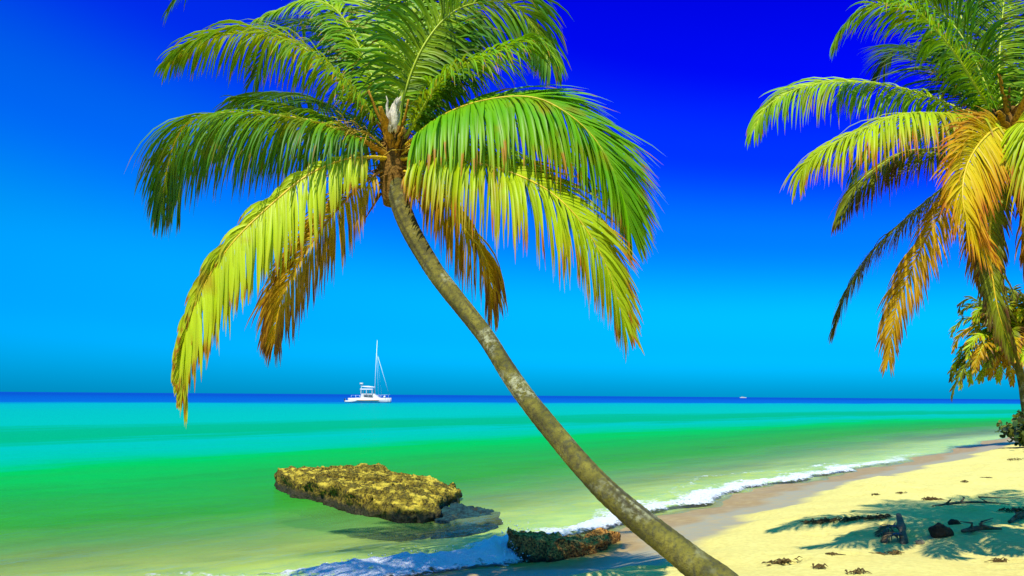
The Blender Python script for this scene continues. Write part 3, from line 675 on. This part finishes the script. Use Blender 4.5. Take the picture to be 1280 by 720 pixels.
G_([HR, (1225, 172, .1), (1170, 185, .1), (1130, 190, .15), (1092, 212, .15), (1068, 235, .15), (1050, 268, .15)], .60, 1.1, 15, 'olive', n=80)
G_([HR, (1230, 190, .3), (1200, 216, .4), (1165, 246, .5), (1118, 286, .5), (1080, 328, .5), (1057, 368, .5), (1042, 412, .5)], .48, .9, 30, 'olive', n=90, width=.030, rib=M_rib_g)
G_([HR, (1235, 198, 0), (1200, 232, 0), (1162, 290, 0), (1137, 343, 0), (1119, 390, 0), (1111, 450, 0)], .46, .9, 30, 'brown', n=90, width=.030, rib=M_rib_b)
G_([HR, (1246, 160, -.4), (1222, 182, -.8), (1206, 215, -1.0), (1204, 255, -1.1), (1216, 288, -1.1), (1234, 318, -1.05)], .56, .6, 62, 'gold', n=92, width=.036, rib=M_rib_y, wild=.05)
G_([HR, (1275, 152, -.5), (1300, 160, -.9), (1318, 190, -1.1), (1322, 230, -1.2), (1330, 280, -1.2)], .80, .8, -40, 'limeor', n=90, width=.036, rib=M_rib_y)
G_([HR, (1254, 190, .1), (1240, 240, .2), (1232, 290, .2), (1236, 350, .2)], .55, 1.0, 0, 'brown', n=70, rib=M_rib_b)
G_([(1262, 200, 0), (1240, 262, -.3), (1238, 320, -.4), (1246, 380, -.45), (1258, 420, -.45), (1268, 446, -.4)], .32, 1.2, 20, 'olive', n=80, rib=M_rib_y, width=.032)
G_([(1270, 200, 0), (1290, 262, -.1), (1300, 330, -.1), (1306, 400, -.1), (1310, 450, -.1)], .5, 1.2, 20, 'brown', n=70, rib=M_rib_b)

# ------------------------------------------------------------------ the small palm and the bush far along the beach
bp = hit(1288, 553); YB = float(bp[1])
back = empty('palm_tree', bp)
tag(back, 'small bushy distant palm tree at the end of the beach beside a round-leaved bush', 'palm tree', 'palm trees')
sB = YB / 8.0
trunk(back, [bp - ZUP * .2, at(1284, 520, YB), at(1276, 470, YB), at(1262, 425, YB)], [.26, .20, .17, .16], 3, ringstep=.12, k=10)
hb = (1262, 425)
rb = np.random.default_rng(21)
for k in range(70):
    th = k * 2.399; el = rb.uniform(-.5, 1.5); rl = rb.uniform(40, 80)
    dx = math.cos(th) * math.cos(el * .8); dy = math.sin(th) * math.cos(el * .8); dz = math.sin(el)
    u_ = rl / 995 * YB; c0 = at(*hb, YB) + ZUP * rb.uniform(-.6, .5)
    d_ = np.array([dx, dy, dz])
    p_ = [c0, c0 + d_ * u_ * .35 + ZUP * .15, c0 + d_ * u_ * .7 + ZUP * .05, c0 + d_ * u_ * .95 - ZUP * u_ * .25, c0 + d_ * u_ * 1.02 - ZUP * u_ * .45]
    frond(back, p_, .62, .6, 0, ['olive', 'limeor', 'brown', 'brown', 'limeor', 'gold'][int(rb.integers(0, 6))] if el < .7 else ['olive', 'limeor'][k % 2], n=38, width=.11, seg=4, rad=.04, rib=M_rib_g, wild=.25)

M_bleaf = None
t = NT('bush_leaf'); lf = t.n('Attribute', _attribute_name='leaf'); sp = t.n('SeparateColor', Color=lf.outputs['Color'])
c = t.ramp(sp.outputs[2], [(0, (.018, .04, .008)), (.5, (.06, .12, .012)), (1, (.22, .24, .03))])
M_bleaf = t.finish(t.n('MixShader', i0=.25, i1=t.n('BsdfPrincipled', Base9Color=c, Roughness=.4).outputs[0], i2=t.n('BsdfTranslucent', Color=c).outputs[0]).outputs[0])
M_twig = simple('bush_twig', (.12, .08, .04), .9, .2, .4, 20)
def bush(px, py, w_, h_, label, seed, nleaf=900):
    b0 = hit(px, py); root = empty('beach_bush', b0); tag(root, label, 'bush', 'bushes at the end of the beach'); rg = np.random.default_rng(seed)
    mb = MB(); tips = []
    for k in range(16):
        d = unit(np.array([rg.normal(0, .6), rg.normal(0, .6), rg.uniform(.5, 1.2)])); l_ = h_ * rg.uniform(.6, 1)
        P_ = crom([b0 - ZUP * .1, b0 + d * l_ * .5, b0 + d * l_ + rg.normal(0, .12, 3)], 7); mb.tube(P_, np.linspace(.035, .01, 7), 5); tips += list(P_[2:])
    mb.build('branch', M_twig, root)
    V = []; Fc = []; At = []; tips = np.array(tips)
    for k in range(nleaf):
        c = tips[rg.integers(len(tips))] + rg.normal(0, .17, 3) * np.array([w_, w_, .8]); c[2] = max(c[2], b0[2] + .05)
        n_ = unit(rg.normal(0, 1, 3) + ZUP * .8); e1 = unit(np.cross(n_, rg.normal(0, 1, 3))); e2 = np.cross(n_, e1); r_ = rg.uniform(.06, .12); q = len(V); rd = rg.random()
        for j in range(7):
            th = 6.283 * j / 7; V.append(c + r_ * (e1 * math.cos(th) + e2 * math.sin(th)) + n_ * .015 * (j % 2)); At.append((0, 0, rd))
        Fc.append(tuple(range(q, q + 7)))
    link_mesh('foliage', V, Fc, M_bleaf, root, attrs={'leaf': At}, smooth=False)
bush(1290, 558, .95, 1.15, 'dark green round-leaved bush at the foot of the distant palm', 4)
bush(1345, 566, 1.5, 1.6, 'wide round-leaved bush just beyond the right edge behind the beach', 6, 1200)

# ------------------------------------------------------------------ boats
M_white = simple('boat_white', (.55, .54, .45), .35, .5, .04, 3, .05)
M_dark = simple('boat_window', (.02, .04, .05), .15, .6, .1, 3, .0)
M_alu = simple('boat_mast_metal', (.62, .72, .70), .4, .5, .08, 6, .05)
M_tan = simple('boat_hull_stripe', (.45, .30, .12), .5, .4, .1, 5, .05)
M_canv = simple('boat_awning', (.72, .72, .70), .8, .2, .08, 5, .1)
def hull(mb, x0, x1, yc, wb, hd, zb=-.3, bow=1.6, k=24):
    V = []; n = k
    for i in range(n + 1):
        u = i / n; x = x0 + (x1 - x0) * u
        ww = wb / 2 * (1 - max(0, (u - .55) / .45) ** 2.0) * (.85 + .15 * min(1, u / .2)); ww = max(ww, .02)
        top = hd * (1 + .18 * max(0, u - .5)); kx = x - .0; keel = zb + max(0, (u - .85)) * 1.2
        V += [(x, yc - ww, top), (x, yc - ww * .8, keel + .5), (kx, yc, keel), (x, yc + ww * .8, keel + .5), (x, yc + ww, top)]
    Fc = []
    for i in range(n):
        for j in range(4):
            a = i * 5 + j; Fc.append((a, a + 5, a + 6, a + 1))
        Fc.append((i * 5 + 4, i * 5 + 9, i * 5 + 5, i * 5))
    Fc += [(0, 1, 2, 3, 4), tuple(n * 5 + j for j in (4, 3, 2, 1, 0))]
    mb.add(V, Fc)
def place(mb, origin): mb.v = [v + origin for v in mb.v]; return mb
bo = sea(462, 503.2, 0); bo[2] = 0; k_ = bo[1] / 995.6     # metres per photo pixel out there
cat_ = empty('sailing_catamaran', bo); tag(cat_, 'white sailing catamaran with a bare mast and no sails up, anchored offshore', 'sailboat')
X_ = lambda px: (px - 462) * k_
for sy in (-2.6, 2.6):
    mb = MB(); hull(mb, X_(438), X_(487), sy, 1.7, 1.25); place(mb, bo).build('hull', M_white, cat_)
for sy in (-3.40, 3.40):
    mb = MB(); mb.box(((X_(441) + X_(476)) / 2, sy, .62), (X_(476) - X_(441), .10, .22)); place(mb, bo).build('hull_stripe', M_tan, cat_)
mb = MB(); mb.box((X_(461), 0, 1.12), (X_(474) - X_(444), 5.0, .45)); place(mb, bo).build('bridge_deck', M_white, cat_, smooth=False)
mb = MB(); V = [(X_(452), -2, 1.3), (X_(475), -1.7, 1.3), (X_(475), 1.7, 1.3), (X_(452), 2, 1.3), (X_(453), -1.8, 2.5), (X_(468), -1.4, 2.5), (X_(468), 1.4, 2.5), (X_(453), 1.8, 2.5)]
mb.add(V, [(0, 1, 5, 4), (1, 2, 6, 5), (2, 3, 7, 6), (3, 0, 4, 7), (4, 5, 6, 7), (3, 2, 1, 0)]); cab = place(mb, bo).build('cabin', M_white, cat_, smooth=False)
mb = MB(); mb.box((X_(461.5), -1.95, 1.95), (2.6, .12, .5)); place(mb, bo).build('cabin_window', M_dark, cat_, cab, smooth=False)
mb = MB(); mb.box((X_(459), 0, 3.75), (X_(467) - X_(451.5), 3.8, .30)); place(mb, bo).build('awning', M_canv, cat_, smooth=False)
for px in (452.3, 459, 466):
    for sy in (-1.75, 1.75):
        mb = MB(); mb.box((X_(px), sy, 3.1), (.16, .12, 1.25)); place(mb, bo).build('awning_post', M_white, cat_, smooth=False)
mb = MB(); mb.tube([(X_(468), 0, 1.3), (X_(468.4), 0, 10), (X_(469.2), 0, 77 * k_)], [.12, .11, .07], 8); place(mb, bo).build('mast', M_alu, cat_)
mb = MB(); mb.tube([(X_(468.2), 0, 4.3), (X_(460), 0, 4.45), (X_(452), 0, 4.5)], [.13, .2, .12], 8); place(mb, bo).build('boom', M_canv, cat_)
for a_, b_, r_ in [((487, 0, 1.5), (470.5, 0, 57), .055), ((475, -3.0, 1.5), (469, 0, 62), .02), ((475, 3.0, 1.5), (469, 0, 62), .02)]:
    mb = MB(); mb.tube([(X_(a_[0]), a_[1], a_[2]), (X_(b_[0]), b_[1], b_[2] * k_)], r_, 6); place(mb, bo).build('forestay' if r_ > .05 else 'stay', M_alu, cat_)
mb = MB()
for sy in (-3.3, 3.3):
    zt = 2.0
    mb.tube([(X_(442), sy, zt), (X_(465), sy, zt), (X_(485), sy * .85, zt + .25)], .022, 5)
    for px in np.linspace(442, 483, 9): mb.tube([(X_(px), sy * (1 if px < 465 else .93), 1.2), (X_(px), sy * (1 if px < 465 else .93), zt + (.1 if px > 470 else 0))], .03, 5)
place(mb, bo).build('guard_rail', M_alu, cat_)
for px, sy in ((439, 0), (446, -1)):
    pass
mb = MB(); mb.tube([(X_(449.6), 1.8, 1.4), (X_(449.8), 1.8, 5.2)], .07, 6); mb.box((X_(449.8), 1.8, 5.3), (.9, .5, .5)); place(mb, bo).build('radar_post', M_white, cat_)
mb = MB(); mb.tube([(X_(482), -2.6, 1.3), (X_(482), -2.6, 1.9)], .3, 8); place(mb, bo).build('anchor_winch', M_white, cat_)
dgo = sea(437.5, 503.4, 0); dgo[2] = 0
ding = empty('dinghy', dgo); tag(ding, 'small white tender boat floating at the stern of the sailing catamaran', 'dinghy')
for sy in (-.6, .6):
    mb = MB(); mb.tube(crom([(-1.3, sy, .35), (.6, sy, .38), (1.5, sy * .5, .5), (1.8, 0, .6)], 10), .26, 8); place(mb, dgo).build('side_tube', M_white, ding)
mb = MB(); mb.box((0, 0, .2), (2.6, 1.0, .12)); place(mb, dgo).build('floor_panel', M_dark, ding, smooth=False)
mb = MB(); mb.box((-1.45, 0, .75), (.35, .4, .8)); place(mb, dgo).build('outboard_motor', M_dark, ding, smooth=False)

d_ = ray(929, 499.2); mo = CAM + d_ * (1700 / d_[1]); mo[2] = 0
mot = empty('motor_boat', mo); tag(mot, 'tiny white motor boat far away on the horizon right of the leaning trunk', 'motor boat')
mb = MB(); hull(mb, -7, 7, 0, 3.6, 1.7); place(mb, mo).build('hull', M_white, mot)
mb = MB(); mb.box((-1, 0, 2.3), (6, 2.8, 1.3)); cb = place(mb, mo).build('cabin', M_white, mot, smooth=False)
mb = MB(); mb.box((-1, -1.45, 2.4), (4.6, .06, .5)); place(mb, mo).build('cabin_window', M_dark, mot, cb, smooth=False)
mb = MB(); mb.box((-2.2, 0, 3.4), (3.2, 2.4, .2)); mb.tube([(-2, 0, 3), (-2, 0, 5)], .06, 6); place(mb, mo).build('flybridge', M_white, mot, smooth=False)

# ------------------------------------------------------------------ things lying on the sand
M_weed = simple('dried_seaweed', (.10, .065, .02), .95, .1, .6, 40, 1.0)
M_drift = simple('driftwood', (.13, .10, .05), .9, .15, .5, 14, 1.0)
M_pebble = simple('beach_stone', (.20, .16, .08), .8, .3, .4, 14, .6)
def weed(px, py, w_, label, seed, n=34, mat=M_weed, hgt=.05):
    w_ *= .75; n = int(n * .8)
    c = hit(px, py); rg = np.random.default_rng(seed); mb = MB()
    for k in range(n):
        p = c + np.array([rg.normal(0, w_ * .3), rg.normal(0, w_ * .22), 0]); p[2] = float(ground_z(p[0], p[1])) + .012
        th = rg.uniform(0, 6.283); l_ = rg.uniform(.05, .15); d = np.array([math.cos(th), math.sin(th), 0])
        mb.tube([p - d * l_ / 2, p + ZUP * rg.uniform(.005, hgt) * .7, p + d * l_ / 2], [.004, rg.uniform(.006, .014), .003], 5, squash=.6)
    org = c.copy(); mb.v = [v - org for v in mb.v]
    o_ = mb.build('seaweed_clump', mat); o_.location = tuple(org); tag(o_, label, 'seaweed', 'seaweed clumps scattered on the sand'); return o_
weed(979, 704, .30, 'largest dark seaweed clump on open sand near the lower edge, right of the trunk', 1, 60)
weed(1025, 711, .14, 'small seaweed tuft just right of the largest clump on the lower sand', 2, 20)
weed(1072, 717, .16, 'seaweed tuft cut by the bottom edge of the picture', 3, 24)
weed(1040, 694, .18, 'thin seaweed scraps on bare sand above the lower tufts', 4, 16, hgt=.02)
weed(1120, 693, .20, 'seaweed scrap lying just below the fallen palm frond', 5, 26)
weed(1098, 694, .15, 'pale thin seaweed scrap left of the one below the fallen frond', 6, 14, hgt=.02)
weed(1095, 619, .24, 'left one of two little seaweed specks above the palm shadow', 7, 18, hgt=.03)
weed(1126, 617, .22, 'right one of two little seaweed specks above the palm shadow', 8, 18, hgt=.03)
weed(1165, 625, .30, 'twiggy brown seaweed heap at the upper rim of the palm shadow', 9, 90)
weed(1205, 603, .20, 'lone dark seaweed speck midway up the sunny sand', 10, 18)
weed(1235, 598, .3, 'thin seaweed line on the upper sunny sand near the right edge', 12, 20, hgt=.02)
weed(1272, 575, .8, 'broad brown seaweed patch below the round-leaved bush', 13, 50)
weed(1250, 703, .22, 'seaweed twigs in the lower right corner of the sand', 14, 26)
weed(1268, 640, .40, 'dark seaweed heap in the palm shadow at the right edge', 15, 60, hgt=.08)
# wrack line along the shaded sand
c = hit(1050, 649); mb = MB(); rg = np.random.default_rng(9)
for k in range(150):
    px = rg.uniform(1003, 1112); p = hit(px, 655 - (px - 1003) * .07 + rg.normal(0, 1.2)); th = rg.normal(.2, .6); d = np.array([math.cos(th), math.sin(th), 0]); l_ = rg.uniform(.05, .14)
    p[2] = float(ground_z(p[0], p[1])) + .012
    mb.tube([p - d * l_ / 2, p + ZUP * rg.uniform(.01, .035), p + d * l_ / 2], [.006, .016, .004], 5, squash=.6)
mb.v = [v - c for v in mb.v]; o_ = mb.build('seaweed_line', M_weed); o_.location = tuple(c); tag(o_, 'long thin line of dried seaweed left of the fallen palm frond', 'seaweed', kind='stuff')
# fallen frond piece
fc = hit(1122, 668); ff = empty('fallen_palm_frond', fc); tag(ff, 'broken dry brown palm frond standing stubby in the sand by the palm shadow', 'fallen frond')
g0 = hit(1131, 681); g1 = hit(1124, 656)
mb = MB(); mb.tube(crom([g0 - ZUP * .03, g0 * .6 + g1 * .4 + ZUP * .10, g1 + ZUP * .14], 10), np.linspace(.055, .035, 10) * (1 + np.random.default_rng(2).normal(0, .1, 10)), 8, squash=.5)
mb.build('broken_midrib', M_drift, ff)
for a_, b_, sd_ in [((1127, 664), (1098, 671), 3), ((1127, 670), (1103, 662), 4), ((1128, 675), (1106, 679), 5)]:
    q0 = hit(*a_) + ZUP * .07; q1 = hit(*b_) + ZUP * .03
    frond(ff, [q0, q0 * .5 + q1 * .5 + ZUP * .05, q1], .16, .5, 0, 'dead', n=22, width=.022, rib=M_drift, rad=.012, s0=.1, seed=sd_)
# husks, stones and driftwood
def husk(px, py, r_, label, mat=M_nut_dry, name='coconut_husk', cat='coconut', seed=0, sq=.8, group=None):
    c = hit(px, py); V = []; Fc = []; n, m_ = 14, 20
    for i in range(n + 1):
        ph = math.pi * i / n
        for j in range(m_):
            th = 6.283 * j / m_; q = Vector((math.sin(ph) * math.cos(th), math.sin(ph) * math.sin(th), math.cos(ph)))
            rr_ = r_ * (1 + .25 * noise.noise(q * 1.7 + Vector((seed, 0, 0))) + .08 * noise.noise(q * 6))
            V.append((q.x * rr_ * 1.15, q.y * rr_, q.z * rr_ * sq))
    for i in range(n):
        for j in range(m_): Fc.append((i * m_ + j, i * m_ + (j + 1) % m_, (i + 1) * m_ + (j + 1) % m_, (i + 1) * m_ + j))
    o_ = link_mesh(name, V, Fc, mat); o_.location = (c[0], c[1], c[2] + r_ * sq * .62); tag(o_, label, cat, group); return o_
husk(1176, 671, .12, 'large round blackened coconut husk lying in the palm shadow', seed=1)
husk(1193, 657, .065, 'smaller dark coconut husk just behind the large round one', seed=2)
husk(1150, 680, .05, 'pebble-sized brown stone left of the large coconut husk', M_pebble, 'beach_stone', 'stone', 3, .6)
def log(pts, rads, label, seed):
    P3 = [hit(*q) + ZUP * z for (*q, z) in pts]; C = crom(P3, 16); rg = np.random.default_rng(seed)
    mb = MB(); rr_ = np.interp(np.linspace(0, 1, 16), np.linspace(0, 1, len(rads)), rads) * (1 + rg.normal(0, .08, 16)); mb.tube(C, rr_, 9)
    for k in (4, 8, 12): mb.tube([C[k], C[k] + np.array([rg.normal(0, .1), rg.normal(0, .1), .08]), C[k] + np.array([rg.normal(0, .2), rg.normal(0, .15), .10])], [.02, .012, .004], 6)
    org = C[8].copy(); mb.v = [v - org for v in mb.v]; o_ = mb.build('driftwood', M_drift); o_.location = tuple(org); tag(o_, label, 'driftwood', 'driftwood on the shaded sand')
log([(1203, 668, .04), (1225, 665, .05), (1252, 664, .03)], [.02, .035, .028, .012], 'short dark driftwood log right of the coconut husks', 1)
log([(1166, 634, .02), (1200, 632, .05), (1232, 631, .04), (1262, 632, .02)], [.01, .022, .02, .008], 'long thin driftwood branch along the far rim of the palm shadow', 2)
log([(1262, 655, .03), (1275, 650, .06), (1295, 646, .05)], [.02, .04, .04], 'driftwood stick cut by the right edge in the palm shadow', 3)
